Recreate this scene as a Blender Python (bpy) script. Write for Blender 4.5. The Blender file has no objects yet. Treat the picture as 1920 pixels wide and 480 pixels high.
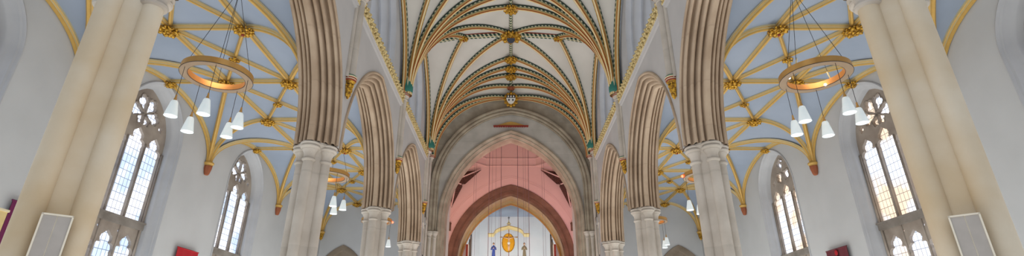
import bpy, bmesh, math, random
from mathutils import Vector, Matrix
random.seed(7)
PI = math.pi
SC = bpy.context.scene
COL = SC.collection

# ------------------------------------------------------------------ materials
def new_mat(name):
    m = bpy.data.materials.new(name); m.use_nodes = True
    nt = m.node_tree; nt.nodes.clear()
    out = nt.nodes.new('ShaderNodeOutputMaterial')
    b = nt.nodes.new('ShaderNodeBsdfPrincipled')
    nt.links.new(b.outputs[0], out.inputs[0])
    return m, nt, b, out

def lin(c):
    return tuple(((x/255)/12.92 if x/255 <= .04045 else ((x/255+.055)/1.055)**2.4) for x in c)

def stone(name, c1, c2, rough=.75, scale=1.6, bump=.15, fine=28, joints=None, spec=.3):
    m, nt, b, out = new_mat(name)
    N = nt.nodes.new; L = nt.links.new
    tc = N('ShaderNodeTexCoord')
    n1 = N('ShaderNodeTexNoise'); n1.inputs['Scale'].default_value = scale; n1.inputs['Detail'].default_value = 6
    L(tc.outputs['Object'], n1.inputs['Vector'])
    rp = N('ShaderNodeValToRGB'); rp.color_ramp.elements[0].position = .3; rp.color_ramp.elements[1].position = .7
    rp.color_ramp.elements[0].color = (*lin(c1), 1); rp.color_ramp.elements[1].color = (*lin(c2), 1)
    L(n1.outputs['Fac'], rp.inputs[0])
    col = rp.outputs[0]
    n2 = N('ShaderNodeTexNoise'); n2.inputs['Scale'].default_value = fine; n2.inputs['Detail'].default_value = 8
    L(tc.outputs['Object'], n2.inputs['Vector'])
    if joints:
        # coursed blocks: each course slightly different in tone, thin mortar lines
        sx = N('ShaderNodeSeparateXYZ'); L(tc.outputs['Object'], sx.inputs[0])
        mz = N('ShaderNodeMath'); mz.operation = 'DIVIDE'; mz.inputs[1].default_value = joints
        L(sx.outputs['Z'], mz.inputs[0])
        fl = N('ShaderNodeMath'); fl.operation = 'FLOOR'; L(mz.outputs[0], fl.inputs[0])
        wn = N('ShaderNodeTexWhiteNoise'); wn.noise_dimensions = '1D'; L(fl.outputs[0], wn.inputs['W'])
        mr = N('ShaderNodeMapRange'); mr.inputs['To Min'].default_value = .94; mr.inputs['To Max'].default_value = 1.04
        L(wn.outputs['Value'], mr.inputs['Value'])
        fr = N('ShaderNodeMath'); fr.operation = 'FRACT'; L(mz.outputs[0], fr.inputs[0])
        gt = N('ShaderNodeMath'); gt.operation = 'GREATER_THAN'; gt.inputs[1].default_value = .03; L(fr.outputs[0], gt.inputs[0])
        m2 = N('ShaderNodeMapRange'); m2.inputs['To Min'].default_value = .92; m2.inputs['To Max'].default_value = 1
        L(gt.outputs[0], m2.inputs['Value'])
        mu = N('ShaderNodeMath'); mu.operation = 'MULTIPLY'; L(mr.outputs[0], mu.inputs[0]); L(m2.outputs[0], mu.inputs[1])
        hs = N('ShaderNodeHueSaturation'); L(col, hs.inputs['Color']); L(mu.outputs[0], hs.inputs['Value'])
        col = hs.outputs[0]
    L(col, b.inputs['Base Color'])
    b.inputs['Roughness'].default_value = rough
    b.inputs['Specular IOR Level'].default_value = spec
    bp = N('ShaderNodeBump'); bp.inputs['Strength'].default_value = bump; bp.inputs['Distance'].default_value = .02
    L(n2.outputs['Fac'], bp.inputs['Height']); L(bp.outputs[0], b.inputs['Normal'])
    return m

def plain(name, c, rough=.5, metal=0., emit=None, es=1., spec=.5):
    m, nt, b, out = new_mat(name)
    tc = nt.nodes.new('ShaderNodeTexCoord')
    n1 = nt.nodes.new('ShaderNodeTexNoise'); n1.inputs['Scale'].default_value = 9
    nt.links.new(tc.outputs['Object'], n1.inputs['Vector'])
    mx = nt.nodes.new('ShaderNodeMix'); mx.data_type = 'RGBA'
    l = lin(c)
    mx.inputs['A'].default_value = (*[v*.88 for v in l], 1); mx.inputs['B'].default_value = (*[min(1, v*1.1) for v in l], 1)
    nt.links.new(n1.outputs['Fac'], mx.inputs['Factor'])
    nt.links.new(mx.outputs['Result'], b.inputs['Base Color'])
    b.inputs['Roughness'].default_value = rough; b.inputs['Metallic'].default_value = metal
    b.inputs['Specular IOR Level'].default_value = spec
    if emit:
        b.inputs['Emission Color'].default_value = (*lin(emit), 1); b.inputs['Emission Strength'].default_value = es
    return m

def stripes(name, ca, cb, period=.22, skew=.6):
    """painted chevron edge: two colours alternating along the rib (UV u in metres, v across)"""
    m, nt, b, out = new_mat(name)
    N = nt.nodes.new; L = nt.links.new
    uv = N('ShaderNodeUVMap'); uv.uv_map = 'UVMap'
    s = N('ShaderNodeSeparateXYZ'); L(uv.outputs[0], s.inputs[0])
    a = N('ShaderNodeMath'); a.operation = 'MULTIPLY_ADD'; a.inputs[1].default_value = skew; L(s.outputs['Y'], a.inputs[0]); 
    L(s.outputs['X'], a.inputs[2])
    d = N('ShaderNodeMath'); d.operation = 'DIVIDE'; d.inputs[1].default_value = period; L(a.outputs[0], d.inputs[0])
    f = N('ShaderNodeMath'); f.operation = 'FRACT'; L(d.outputs[0], f.inputs[0])
    g = N('ShaderNodeMath'); g.operation = 'GREATER_THAN'; g.inputs[1].default_value = .58; L(f.outputs[0], g.inputs[0])
    mx = N('ShaderNodeMix'); mx.data_type = 'RGBA'
    mx.inputs['A'].default_value = (*lin(ca), 1); mx.inputs['B'].default_value = (*lin(cb), 1)
    L(g.outputs[0], mx.inputs['Factor']); L(mx.outputs['Result'], b.inputs['Base Color'])
    b.inputs['Roughness'].default_value = .6
    return m

def pane_mat(name, sky, tint, strength):
    """leaded window glass lit by daylight from outside"""
    m, nt, b, out = new_mat(name)
    N = nt.nodes.new; L = nt.links.new
    uv = N('ShaderNodeUVMap'); uv.uv_map = 'UVMap'
    br = N('ShaderNodeTexBrick'); br.offset = 0; br.inputs['Scale'].default_value = 1
    br.inputs['Brick Width'].default_value = .17; br.inputs['Row Height'].default_value = .26
    br.inputs['Mortar Size'].default_value = .011; br.inputs['Mortar Smooth'].default_value = .2
    br.inputs['Color1'].default_value = (1, 1, 1, 1); br.inputs['Color2'].default_value = (.8, .84, .88, 1)
    br.inputs['Mortar'].default_value = (.22, .23, .26, 1)
    L(uv.outputs[0], br.inputs['Vector'])
    n = N('ShaderNodeTexNoise'); n.inputs['Scale'].default_value = .75; n.inputs['Detail'].default_value = 4
    L(uv.outputs[0], n.inputs['Vector'])
    rp = N('ShaderNodeValToRGB'); e = rp.color_ramp.elements
    e[0].position = .40; e[0].color = (*lin(tint), 1); e[1].position = .56; e[1].color = (*lin(sky), 1)
    L(n.outputs['Fac'], rp.inputs[0])
    mx = N('ShaderNodeMix'); mx.data_type = 'RGBA'; mx.blend_type = 'MULTIPLY'; mx.inputs['Factor'].default_value = 1
    L(rp.outputs[0], mx.inputs['A']); L(br.outputs['Color'], mx.inputs['B'])
    b.inputs['Base Color'].default_value = (.08, .09, .1, 1); b.inputs['Roughness'].default_value = .15
    L(mx.outputs['Result'], b.inputs['Emission Color']); b.inputs['Emission Strength'].default_value = strength
    return m

M = {}
M['arch'] = stone('arcade_stone', (160, 138, 116), (190, 170, 148), joints=1.15, scale=1.1)
M['pier'] = stone('pier_stone', (176, 167, 156), (198, 190, 180), joints=1.9, rough=.6)
M['cream'] = stone('pier_stone_warm_light', (198, 176, 142), (218, 208, 190), rough=.55, bump=.08, scale=.9)  # same pier stone, warm light put into its colour, plus mottled stains
M['wall'] = stone('white_plaster', (188, 189, 190), (197, 198, 199), rough=.85, bump=.05, scale=.7)
M['spandrel'] = stone('pale_ashlar', (178, 176, 176), (188, 185, 184), bump=.06, scale=.9)
M['reveal'] = stone('pale_reveal', (176, 177, 181), (186, 187, 190), rough=.8, bump=.04)
M['ceil_b'] = stone('blue_grey_vault_plaster', (142, 153, 170), (154, 164, 181), rough=.85, bump=.04, scale=.5)
M['ceil_n'] = stone('pale_nave_vault_plaster', (196, 193, 186), (212, 209, 202), rough=.8, bump=.04, scale=.5)
M['cream_rib'] = stone('cream_rib', (200, 184, 138), (214, 199, 160), rough=.6, bump=.04)
M['gold_rib'] = plain('ochre_rib', (198, 158, 82), .5, .1)
M['gold'] = plain('gilding', (204, 152, 44), .36, .5)
def recess_mottle(name, c1, c2, rough=.36, metal=.45):  # dark noise patches stand in for shade in the recesses of the carving
    m = plain(name, c2, rough, metal); nt = m.node_tree
    b = [n for n in nt.nodes if n.type == 'BSDF_PRINCIPLED'][0]; mx = [n for n in nt.nodes if n.type == 'MIX'][0]; n1 = [n for n in nt.nodes if n.type == 'TEX_NOISE'][0]
    n1.inputs['Scale'].default_value = 16; n1.inputs['Detail'].default_value = 5
    rp = nt.nodes.new('ShaderNodeValToRGB'); rp.color_ramp.elements[0].position = .40; rp.color_ramp.elements[1].position = .56
    rp.color_ramp.elements[0].color = (*lin(c1), 1); rp.color_ramp.elements[1].color = (*lin(c2), 1)
    nt.links.new(n1.outputs['Fac'], rp.inputs[0]); nt.links.new(rp.outputs[0], b.inputs['Base Color'])
    bp = nt.nodes.new('ShaderNodeBump'); bp.inputs['Strength'].default_value = .6; bp.inputs['Distance'].default_value = .03
    nt.links.new(n1.outputs['Fac'], bp.inputs['Height']); nt.links.new(bp.outputs[0], b.inputs['Normal'])
    return m
M['gold'] = recess_mottle('gilding_carved', (128, 88, 24), (214, 166, 54))
M['gold_pale'] = recess_mottle('pale_gilding', (168, 140, 82), (222, 204, 150), .45, .15)
M['red'] = plain('painted_red', (138, 44, 30), .6)
M['green'] = plain('painted_teal', (60, 112, 92), .6)
M['rcream'] = plain('painted_cream', (222, 208, 172), .6)
M['rolive'] = plain('painted_buff', (156, 146, 112), .6)
M['gdark'] = plain('painted_dark_green', (38, 58, 48), .6)
M['barber'] = stripes('chevron_green_white', (30, 66, 54), (196, 194, 168))
M['teal_b'] = stripes('chevron_teal_white', (34, 110, 98), (216, 220, 206), period=.3)
M['terra'] = plain('brown_corbel', (150, 84, 52), .7)
M['tracery'] = stone('tracery_stone', (138, 126, 116), (170, 159, 148), bump=.2, fine=16)
M['sill'] = stone('sill_stone', (118, 110, 102), (150, 143, 136), bump=.2)
M['pane_l'] = pane_mat('leaded_glass_cool', (240, 242, 252), (190, 206, 232), 1.8)
M['pane_r'] = pane_mat('leaded_glass_warm', (238, 243, 255), (236, 208, 180), 1.8)
M['pane_c'] = pane_mat('clerestory_glass', (250, 252, 255), (225, 232, 245), 2.2)
M['brass'] = plain('bronze_ring', (196, 150, 84), .35, .5)
M['brass_in'] = plain('copper_ring_inside', (206, 140, 78), .35, .45)
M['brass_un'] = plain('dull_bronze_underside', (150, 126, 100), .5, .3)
M['dark'] = plain('dark_cable', (52, 50, 52), .5, .3)
M['grey_wire'] = plain('grey_wire', (112, 98, 100), .5, .3)
M['lampg'] = plain('frosted_lamp_glass', (222, 230, 232), .3, 0, (225, 238, 240), .32)
M['lampb'] = plain('lamp_base_glass', (235, 240, 242), .3, 0, (240, 246, 250), .5)
M['bulb_w'] = plain('white_spot', (255, 255, 255), .3, 0, (255, 250, 240), 14)
M['bulb_r'] = plain('red_spot', (255, 120, 90), .3, 0, (255, 60, 36), 14)
M['crossing'] = stone('crossing_arch_stone', (140, 128, 112), (174, 163, 145), joints=.7)
M['tymp'] = stone('smooth_arch_face', (172, 168, 162), (190, 186, 180), joints=.8, bump=.05)
M['brown'] = stone('brown_chancel_stone', (102, 84, 70), (126, 104, 86), joints=.6)
M['pinkwall'] = stone('crossing_plaster', (214, 198, 192), (224, 208, 202), bump=.03, scale=.4)
M['goldsof'] = stone('golden_soffit', (136, 102, 24), (160, 124, 34), rough=.38, joints=None, spec=.6)
M['apse'] = stone('apse_plaster', (206, 210, 214), (220, 223, 226), bump=.03, scale=.4)
M['dkbrown'] = recess_mottle('squinch_brown', (34, 22, 18), (84, 54, 42), .7, 0)
M['red_banner'] = plain('red_cloth', (172, 14, 30), .8)
M['mar_banner'] = plain('maroon_cloth', (100, 36, 46), .8)
M['pur_banner'] = plain('plum_cloth', (104, 22, 72), .8)
M['tanboard'] = plain('tan_cloth', (214, 188, 132), .8)
M['spk'] = plain('speaker_mesh', (176, 170, 164), .8)
M['spkf'] = plain('speaker_frame', (232, 224, 206), .6)
M['canopy'] = plain('canopy_gilt', (206, 186, 128), .5, .1)
M['disc'] = plain('gold_leaf_disc', (236, 178, 44), .4, .3)
M['blue'] = plain('blue_robe', (70, 92, 170), .7)
M['skin'] = plain('carved_skin', (214, 178, 148), .6)
M['robeg'] = plain('grey_gold_robe', (142, 132, 104), .7)
M['hair'] = plain('brown_hair', (120, 74, 48), .7)
M['floor'] = stone('floor_stone', (196, 188, 176), (212, 204, 194), joints=None, rough=.4)
M['shield'] = plain('shield_slate', (70, 78, 96), .5)
M['black'] = plain('shield_black', (28, 28, 34), .5)
M['white'] = plain('shield_white', (236, 236, 232), .5)
M['transept'] = stone('transept_brown_stone', (126, 112, 96), (150, 136, 120), joints=.5)  # brown stone of the aisle end arches

# ------------------------------------------------------------------ mesh builder
class MB:
    def __init__(s): s.v = []; s.f = []; s.m = []; s.uv = []; s.mats = []
    def mi(s, m):
        if m not in s.mats: s.mats.append(m)
        return s.mats.index(m)
    def add(s, vs, fs, m, uvs=None):
        b = len(s.v); k = s.mi(m); s.v += [tuple(p) for p in vs]
        for i, f in enumerate(fs):
            s.f.append([b+j for j in f]); s.m.append(k)
            s.uv.append(uvs[i] if uvs else None)
    def grid(s, rows, m, close_u=False, close_v=False, mats=None, uv=None):
        """rows: list of point lists of equal length. mats: material per strip between columns"""
        nr, nc = len(rows), len(rows[0])
        vs = [p for r in rows for p in r]
        b = len(s.v); s.v += [tuple(p) for p in vs]
        for i in range(nr if close_u else nr-1):
            for j in range(nc if close_v else nc-1):
                i2 = (i+1) % nr; j2 = (j+1) % nc
                s.f.append([b+i*nc+j, b+i*nc+j2, b+i2*nc+j2, b+i2*nc+j])
                s.m.append(s.mi(mats[j] if mats else m))
                s.uv.append([uv[i][j], uv[i][j+1 if j2 else j], uv[i+1 if i2 else i][j+1 if j2 else j], uv[i+1 if i2 else i][j]] if uv else None)
    def box(s, c, d, m, rot=None):
        x, y, z = [q/2 for q in d]
        P = [Vector((a*x, b*y, e*z)) for a in (-1, 1) for b in (-1, 1) for e in (-1, 1)]
        if rot is not None: P = [rot @ p for p in P]
        P = [p+Vector(c) for p in P]
        s.add(P, [(0, 1, 3, 2), (4, 6, 7, 5), (0, 4, 5, 1), (2, 3, 7, 6), (0, 2, 6, 4), (1, 5, 7, 3)], m)
    def lathe(s, prof, c, m, n=20, sx=1, sy=1, a0=0, mats=None):
        rows = []
        for k in range(n):
            a = a0+2*PI*k/n
            rows.append([(c[0]+r*math.cos(a)*sx, c[1]+r*math.sin(a)*sy, c[2]+z) for r, z in prof])
        s.grid(rows, m, close_u=True, mats=mats)
    def tube(s, pts, r, m, n=6, r2=None):
        pts = [Vector(p) for p in pts]; rows = []
        for i, p in enumerate(pts):
            t = (pts[min(i+1, len(pts)-1)]-pts[max(i-1, 0)]).normalized()
            u = t.cross(Vector((0, 1, 0)) if abs(t.y) < .9 else Vector((1, 0, 0))).normalized(); w = t.cross(u)
            q = r if r2 is None else r+(r2-r)*i/(len(pts)-1)
            rows.append([p+u*q*math.cos(2*PI*k/n)+w*q*math.sin(2*PI*k/n) for k in range(n)])
        s.grid(rows, m, close_v=True)
        b = len(s.v)
        s.add(rows[0], [tuple(range(n))], m); s.add(rows[-1], [tuple(range(n))[::-1]], m)
    def ball(s, c, r, m, n=8, k=6, rot=None):
        rows = []
        if not hasattr(r, '__len__'): r = (r, r, r)
        for i in range(k+1):
            th = PI*i/k
            row = []
            for j in range(n):
                a = 2*PI*j/n
                p = Vector((r[0]*math.sin(th)*math.cos(a), r[1]*math.sin(th)*math.sin(a), r[2]*math.cos(th)))
                if rot is not None: p = rot @ p
                row.append(p+Vector(c))
            rows.append(row)
        s.grid(rows, m, close_v=True)
    def build(s, name, parent=None, smooth=False, loc=None, auto=False):
        me = bpy.data.meshes.new(name); 
        me.from_pydata(s.v, [], s.f)
        for m in s.mats: me.materials.append(m)
        me.polygons.foreach_set('material_index', s.m)
        if any(u is not None for u in s.uv):
            ul = me.uv_layers.new(name='UVMap')
            for p, u in zip(me.polygons, s.uv):
                if u:
                    for li, q in zip(p.loop_indices, u): ul.data[li].uv = q
        me.validate(); me.update()
        bm = bmesh.new(); bm.from_mesh(me)
        bmesh.ops.remove_doubles(bm, verts=bm.verts, dist=1e-5)
        bmesh.ops.recalc_face_normals(bm, faces=bm.faces)
        bm.to_mesh(me); bm.free()
        if smooth or auto:
            me.polygons.foreach_set('use_smooth', [True]*len(me.polygons))
        if auto: me.set_sharp_from_angle(angle=math.radians(38))
        o = bpy.data.objects.new(name, me); COL.objects.link(o)
        if parent: 
            o.parent = parent; o.matrix_parent_inverse = Matrix.Translation(-Vector(parent.location))
        return o

def tag(o, label, cat=None, group=None):
    o['label'] = label
    if cat: o['category'] = cat
    if group: o['group'] = group
    return o
def struct(o): o['kind'] = 'structure'; return o
def empty(name, loc, label=None, cat=None, group=None):
    e = bpy.data.objects.new(name, None); e.empty_display_size = .2; COL.objects.link(e); e.location = loc
    if label: tag(e, label, cat, group)
    return e

# ------------------------------------------------------------------ shape helpers
def arcpts(s, c, z0, n=18, leg=None):
    """two-centred pointed arch, half span s, centres offset c past the axis; from -s to +s"""
    R = s+c; pm = math.acos(c/R)
    right = [(R*math.cos(pm*i/n)-c, z0+R*math.sin(pm*i/n)) for i in range(n+1)]
    pts = [(-h, z) for h, z in right]+[(h, z) for h, z in right[::-1][1:]]
    if leg is not None: pts = [(-s, leg)]+pts+[(s, leg)]
    return pts

def roll(cx, cy, r, a0, a1, n=5):
    return [(cx+r*math.cos(math.radians(a0+(a1-a0)*i/n)), cy+r*math.sin(math.radians(a0+(a1-a0)*i/n))) for i in range(n+1)]

def sweep_arch(mb, prof, s, c, z0, fn, m, n=18, leg=None, mats=None):
    """prof: (dr, d) list; fn(h, z, d) -> xyz"""
    cols = [[fn(h, z, d) for h, z in arcpts(s+dr, c, z0, n, leg)] for dr, d in prof]
    rows = list(map(list, zip(*cols)))
    mb.grid(rows, m, mats=mats)

def fill(outer, holes, fn, thick=None, mb=None, m=None, side=None):
    """flat plate with holes in 2D (a,b) -> fn(a,b,d)"""
    bm = bmesh.new(); edges = []
    for loop in [outer]+holes:
        vs = [bm.verts.new((a, b, 0)) for a, b in loop]
        for i in range(len(vs)): edges.append(bm.edges.new((vs[i], vs[(i+1) % len(vs)])))
    bmesh.ops.triangle_fill(bm, edges=edges, use_beauty=True, use_dissolve=False)
    bm.verts.index_update()
    V = [(v.co.x, v.co.y) for v in bm.verts]; F = [[v.index for v in f.verts] for f in bm.faces]
    bm.free()
    if thick is None:
        mb.add([fn(a, b, 0) for a, b in V], F, m)
    else:
        mb.add([fn(a, b, thick[0]) for a, b in V], F, m)
        mb.add([fn(a, b, thick[1]) for a, b in V], F, m)
        for loop in [outer]+holes:
            mb.grid([[fn(a, b, thick[0]), fn(a, b, thick[1])] for a, b in loop], side or m, close_u=True)

def rib_curve(S, E, n=18, start=0.0):
    """springs vertically from S, meets E: arc of a circle where it can, else an ellipse quarter"""
    S = Vector(S); E = Vector(E); hv = Vector((E.x-S.x, E.y-S.y, 0)); L = hv.length; H = E.z-S.z
    u = hv.normalized(); pts = []
    if H >= L:
        R = (H*H+L*L)/(2*L); am = math.acos(max(-1, min(1, (R-L)/R)))
        for i in range(n+1):
            a = am*i/n; pts.append(S+u*(R-R*math.cos(a))+Vector((0, 0, R*math.sin(a))))
    else:
        for i in range(n+1):
            a = PI/2*i/n; pts.append(S+u*(L-L*math.cos(a))+Vector((0, 0, H*math.sin(a))))
    return pts

def rib_mesh(mb, pts, sec, mats, m=None):
    """sec: (a,b): a sideways, b downwards from the web"""
    pts = [Vector(p) for p in pts]
    hv = pts[-1]-pts[0]; hv.z = 0; side = Vector((hv.y, -hv.x, 0)).normalized()
    rows = []; uvs = []; u = 0
    w = [0]
    for i in range(1, len(sec)): w.append(w[-1]+math.dist(sec[i], sec[i-1]))
    for i, p in enumerate(pts):
        if i: u += (p-pts[i-1]).length
        t = (pts[min(i+1, len(pts)-1)]-pts[max(i-1, 0)]).normalized()
        nrm = side.cross(t).normalized()
        if nrm.z > 0 or (abs(nrm.z) < 1e-3 and nrm.dot(hv) < 0): nrm = -nrm
        rows.append([p+side*a+nrm*b for a, b in sec]); uvs.append([(u, x) for x in w])
    mb.grid(rows, m, mats=mats, uv=uvs)

# ------------------------------------------------------------------ dimensions
BAY = 6.7; YS = [6.0, 12.7, 19.4, 26.1]; YE = 32.8
XP = 5.24                       # pier centre
XN, XA = 4.65, 5.72            # nave-side and aisle-side wall faces
XW = 12.32                     # aisle wall face
ORD = ['nearest', 'second', 'third', 'fourth']
SIDE = {-1: 'left', 1: 'right'}

# ------------------------------------------------------------------ floor
mb = MB(); mb.box((0, 24, -.1), (28, 62, .2), M['floor']); struct(mb.build('floor'))

# ------------------------------------------------------------------ piers
def capital_profile(r, z0=6.02):
    # neck ring, bell, double-rolled abacus
    return [(r, z0-.02), (r+.035, z0+.0), (r+.045, z0+.03), (r+.03, z0+.06), (r+.005, z0+.07), (r+.005, z0+.12), (r+.02, z0+.2), (r+.06, z0+.27),
            (r+.075, z0+.29), (r+.075, z0+.31), (r+.115, z0+.325), (r+.13, z0+.355), (r+.115, z0+.385), (r+.085, z0+.395), (r+.085, z0+.405),
            (r+.12, z0+.42), (r+.135, z0+.45), (r+.12, z0+.48), (r+.05, z0+.49), (r-.02, z0+.5)]

def pier(sg, k):
    x, y = sg*XP, (5.75 if k == 0 else YS[k])
    near = k == 0
    m = M['cream'] if near else M['pier']
    desc = {0: 'clustered pillar coloured cream as in warm light, with a white loudspeaker panel, nearest on the %s',
            1: 'tall grey-beige clustered stone pillar, second from the camera on the %s',
            2: 'grey-beige clustered stone pillar, third from the camera on the %s',
            3: 'clustered stone pillar beside the crossing arch, farthest of the %s row'}[k] % SIDE[sg]
    p = empty('clustered_pillar', (x, y, 0), desc, 'pillar', 'arcade pillars')
    # core: softly curved diamond between the shafts
    b = MB(); core = []
    for q in range(4):
        a0 = q*PI/2
        for t in (-1, -.5, 0, .5, 1):
            a = a0+PI/4+t*.52; rr = .305+.012*math.cos(t*1.5)
            rr = .256/math.cos(t*.52) if abs(t) < .9 else .285
            core.append((rr*math.cos(a), rr*math.sin(a)))
    b.grid([[(x+cx, y+cy, .3), (x+cx, y+cy, 6.45)] for cx, cy in core], m, close_u=True)
    b.build('core', p, auto=True)
    dz = -.14 if near else 0
    b = MB(); b.lathe([(.0, 6.52), (.47, 6.52), (.47, 6.46), (.42, 6.42), (.39, 6.38), (.30, 6.30), (.27, 6.14)], (x, y, dz), M['pier'], n=8, a0=PI/8)
    b.build('capital_block', p, auto=True)
    b = MB(); b.lathe([(.0, .42), (.5, .42), (.56, .34), (.6, .3), (.6, .12), (.68, .1), (.68, 0)], (x, y, 0), m, n=8, a0=PI/8)
    b.build('base', p)
    for dx, dy in ((0, -1), (1, 0), (0, 1), (-1, 0)):
        cx, cy = x+dx*.322, y+dy*.322
        b = MB(); b.lathe([(.129, .3), (.129, 6.05)], (cx, cy, 0), m, n=24); b.build('shaft', p, smooth=True)
        b = MB(); b.lathe(capital_profile(.129), (cx, cy, dz), M['pier'], n=24); b.build('capital', p, auto=True)
    return p
PIERS = {(sg, k): pier(sg, k) for sg in (-1, 1) for k in range(4)}

# ------------------------------------------------------------------ arcade arches (deeply moulded) and nave walls
def arch_profile():
    """(dr, d) with d from the wall centre, nave side positive"""
    h = [(.50, .65), (.50, .715), (.48, .745), (.45, .75), (.425, .73), (.42, .69), (.455, .665), (.455, .64)]          # hood mould
    h += [(.40, .64), (.36, .655), (.325, .65), (.30, .625), (.295, .59), (.31, .56)]                                    # outer roll
    h += [(.40, .54), (.43, .505), (.40, .47)]                                                                       # deep hollow
    h += [(.27, .46), (.235, .465), (.205, .45), (.19, .42), (.195, .385), (.215, .36)]                                 # middle roll
    h += [(.33, .345), (.36, .31), (.33, .28)]                                                                         # deep hollow
    h += [(.16, .275), (.13, .28), (.10, .265), (.085, .235), (.09, .205), (.11, .185)]                                 # inner roll
    h += [(.20, .175), (.225, .145), (.20, .115)]
    h += [(.05, .11), (.02, .10), (.0, .07), (0, .0)]
    h = [(a, b*.8) for a, b in h]
    return h+[(a, -b) for a, b in h[::-1]]
PROF = arch_profile()
SI, CI, ZI = 2.75, .9, 6.5

def arch(sg, k, y0=None):
    yc = YS[k]+BAY/2
    d = {0: 'huge moulded stone arch springing from the nearest to the second pillar on the %s',
         1: 'moulded pointed stone arch between the second and third pillars on the %s',
         2: 'narrow-looking moulded stone arch between the third and fourth pillars on the %s'}[k] % SIDE[sg]
    b = MB(); si = SI+(.1 if k == 0 else 0); yc -= .1 if k == 0 else 0
    sweep_arch(b, PROF, si, CI, ZI, lambda h, z, dd: (sg*(XP-.05-dd), yc+h, z), M['arch'], n=26)
    o = b.build('arcade_arch', auto=True)
    return tag(o, d, 'arch', 'arcade arches')
for sg in (-1, 1):
    for k in range(3): arch(sg, k)

def nave_wall(sg):
    b = MB()
    Y0, Y1 = 2.0, 28.0
    for X in (XN, XA):
        # spandrels above the arches
        top = 11.15 if X == XN else 10.7
        outer = [(Y0, ZI), (Y0, top), (Y1, top), (Y1, 0), (YS[3]+.35, 0), (YS[3]+.35, ZI)]
        for k in (2, 1, 0):
            pts = arcpts(SI+.48+(.1 if k == 0 else 0), CI, ZI, 26); yc = YS[k]+BAY/2-(.1 if k == 0 else 0)
            pts = [(yc+h, z) for h, z in pts][::-1]
            outer += pts[:-1]+[pts[-1]] if k else pts
        # drop duplicate points
        o2 = []
        for p in outer:
            if not o2 or math.dist(p, o2[-1]) > 1e-3: o2.append(p)
        fill(o2, [], lambda a, z, d: (sg*X, a, z), mb=b, m=M['spandrel'] if X == XN else M['wall'])
    b.grid([[(sg*XN, Y0, 11.15), (sg*XA, Y0, 11.15)], [(sg*XN, Y1, 11.15), (sg*XA, Y1, 11.15)]], M['spandrel'])
    # short blank wall beyond the last pier, down to the floor
    b.grid([[(sg*XN, YS[3]+.35, 0), (sg*XN, YS[3]+.35, ZI)], [(sg*XA, YS[3]+.35, 0), (sg*XA, YS[3]+.35, ZI)]], M['spandrel'])
    struct(b.build('wall_%s' % ('nave_left' if sg < 0 else 'nave_right')))
    # clerestory with deep window reveals
    b = MB(); XC = XN+.12
    holes = []; cs, cc, cz = 1.85, 2.2, 12.6
    ycs = [YS[0]+BAY/2, YS[1]+BAY/2, YS[2]+BAY/2]
    for yc in ycs:
        holes.append([(yc+h, z) for h, z in arcpts(cs, cc, cz, 14, leg=11.5)])
    fill([(Y0, 11.15), (Y0, 17.6), (Y1, 17.6), (Y1, 11.15)], holes, lambda a, z, d: (sg*XC, a, z), mb=b, m=M['reveal'])
    struct(b.build('wall_clerestory_%s' % SIDE[sg]))
    for i, yc in enumerate(ycs):
        b = MB()
        pr = [(0, 0), (-.03, .04), (-.03, .22), (.02, .26), (.02, .32), (-.05, .36), (-.09, .42), (-.09, .62), (-.03, .66), (-.03, .74), (-.12, .78), (-.16, .84), (-.16, 1.1), (-.12, 1.14), (-.2, 1.2), (-.24, 1.26), (-.24, 1.6)]
        sweep_arch(b, pr, cs, cc, cz, lambda h, z, d: (sg*(XC+d), yc+h, z), M['reveal'], n=14, leg=11.5)
        b.grid([[(sg*XC, yc-cs, 11.5), (sg*(XC+1.6), yc-cs, 11.5)], [(sg*XC, yc+cs, 11.5), (sg*(XC+1.6), yc+cs, 11.5)]], M['reveal'])
        w = struct(b.build('window_%d' % ((11 if sg < 0 else 21)+i), auto=True))
        b = MB(); pts = arcpts(cs-.24, cc, cz, 14, leg=11.5)
        b.add([(sg*(XC+1.58), yc+h, z) for h, z in pts], [tuple(range(len(pts)))], M['pane_c'], [[(h+7, z) for h, z in pts]])
        b.build('pane', w)
        b = MB()
        for q in (-.55, .55): b.box((sg*(XC+1.5), yc+q, 13.3), (.16, .13, 3.7), M['tymp'])
        b.build('mullion', w)
for sg in (-1, 1): nave_wall(sg)

# ------------------------------------------------------------------ gilded foliage cornice (string course)
def cornice(sg, k):
    y0, y1 = YS[k]+.16, YS[k+1]-.16
    e = empty('foliage_cornice', (sg*XN, (y0+y1)/2, 11.1),
              'gilded foliage band running above the %s arch on the %s nave wall' % (['first', 'second', 'last'][k], SIDE[sg]), 'cornice', 'gilded foliage cornices')
    b = MB()
    pr = [(-.02, 10.86), (.05, 10.90), (.07, 10.94), (.05, 10.98), (.10, 11.02), (.12, 11.06), (.12, 11.12), (0, 11.12), (0, 11.42), (-.14, 11.42)]
    b.grid([[(sg*(XN-d), y, z) for d, z in pr] for y in (y0, y1)], M['spandrel'],
           mats=[M['spandrel'], M['spandrel'], M['spandrel'], M['spandrel'], M['gold_pale'], M['gold_pale'], M['gold_pale'], M['gold_pale'], M['spandrel']])
    b.build('moulding', e)
    b = MB(); n = int((y1-y0)/.27)
    for i in range(n):
        y = y0+(i+.5)*(y1-y0)/n
        for j, (dz, dy, r) in enumerate(((.0, 0, .105), (.17, .1, .085), (.12, -.09, .08), (.27, .02, .075))):
            rot = Matrix.Rotation(random.uniform(-.5, .5), 3, 'X')
            b.ball((sg*(XN-.10), y+dy, 11.19+dz*.9), (.075, r, r*.72), M['gold_pale'], n=6, k=4, rot=rot)
    b.build('foliage', e, smooth=True)
for sg in (-1, 1):
    for k in range(3): cornice(sg, k)

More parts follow.
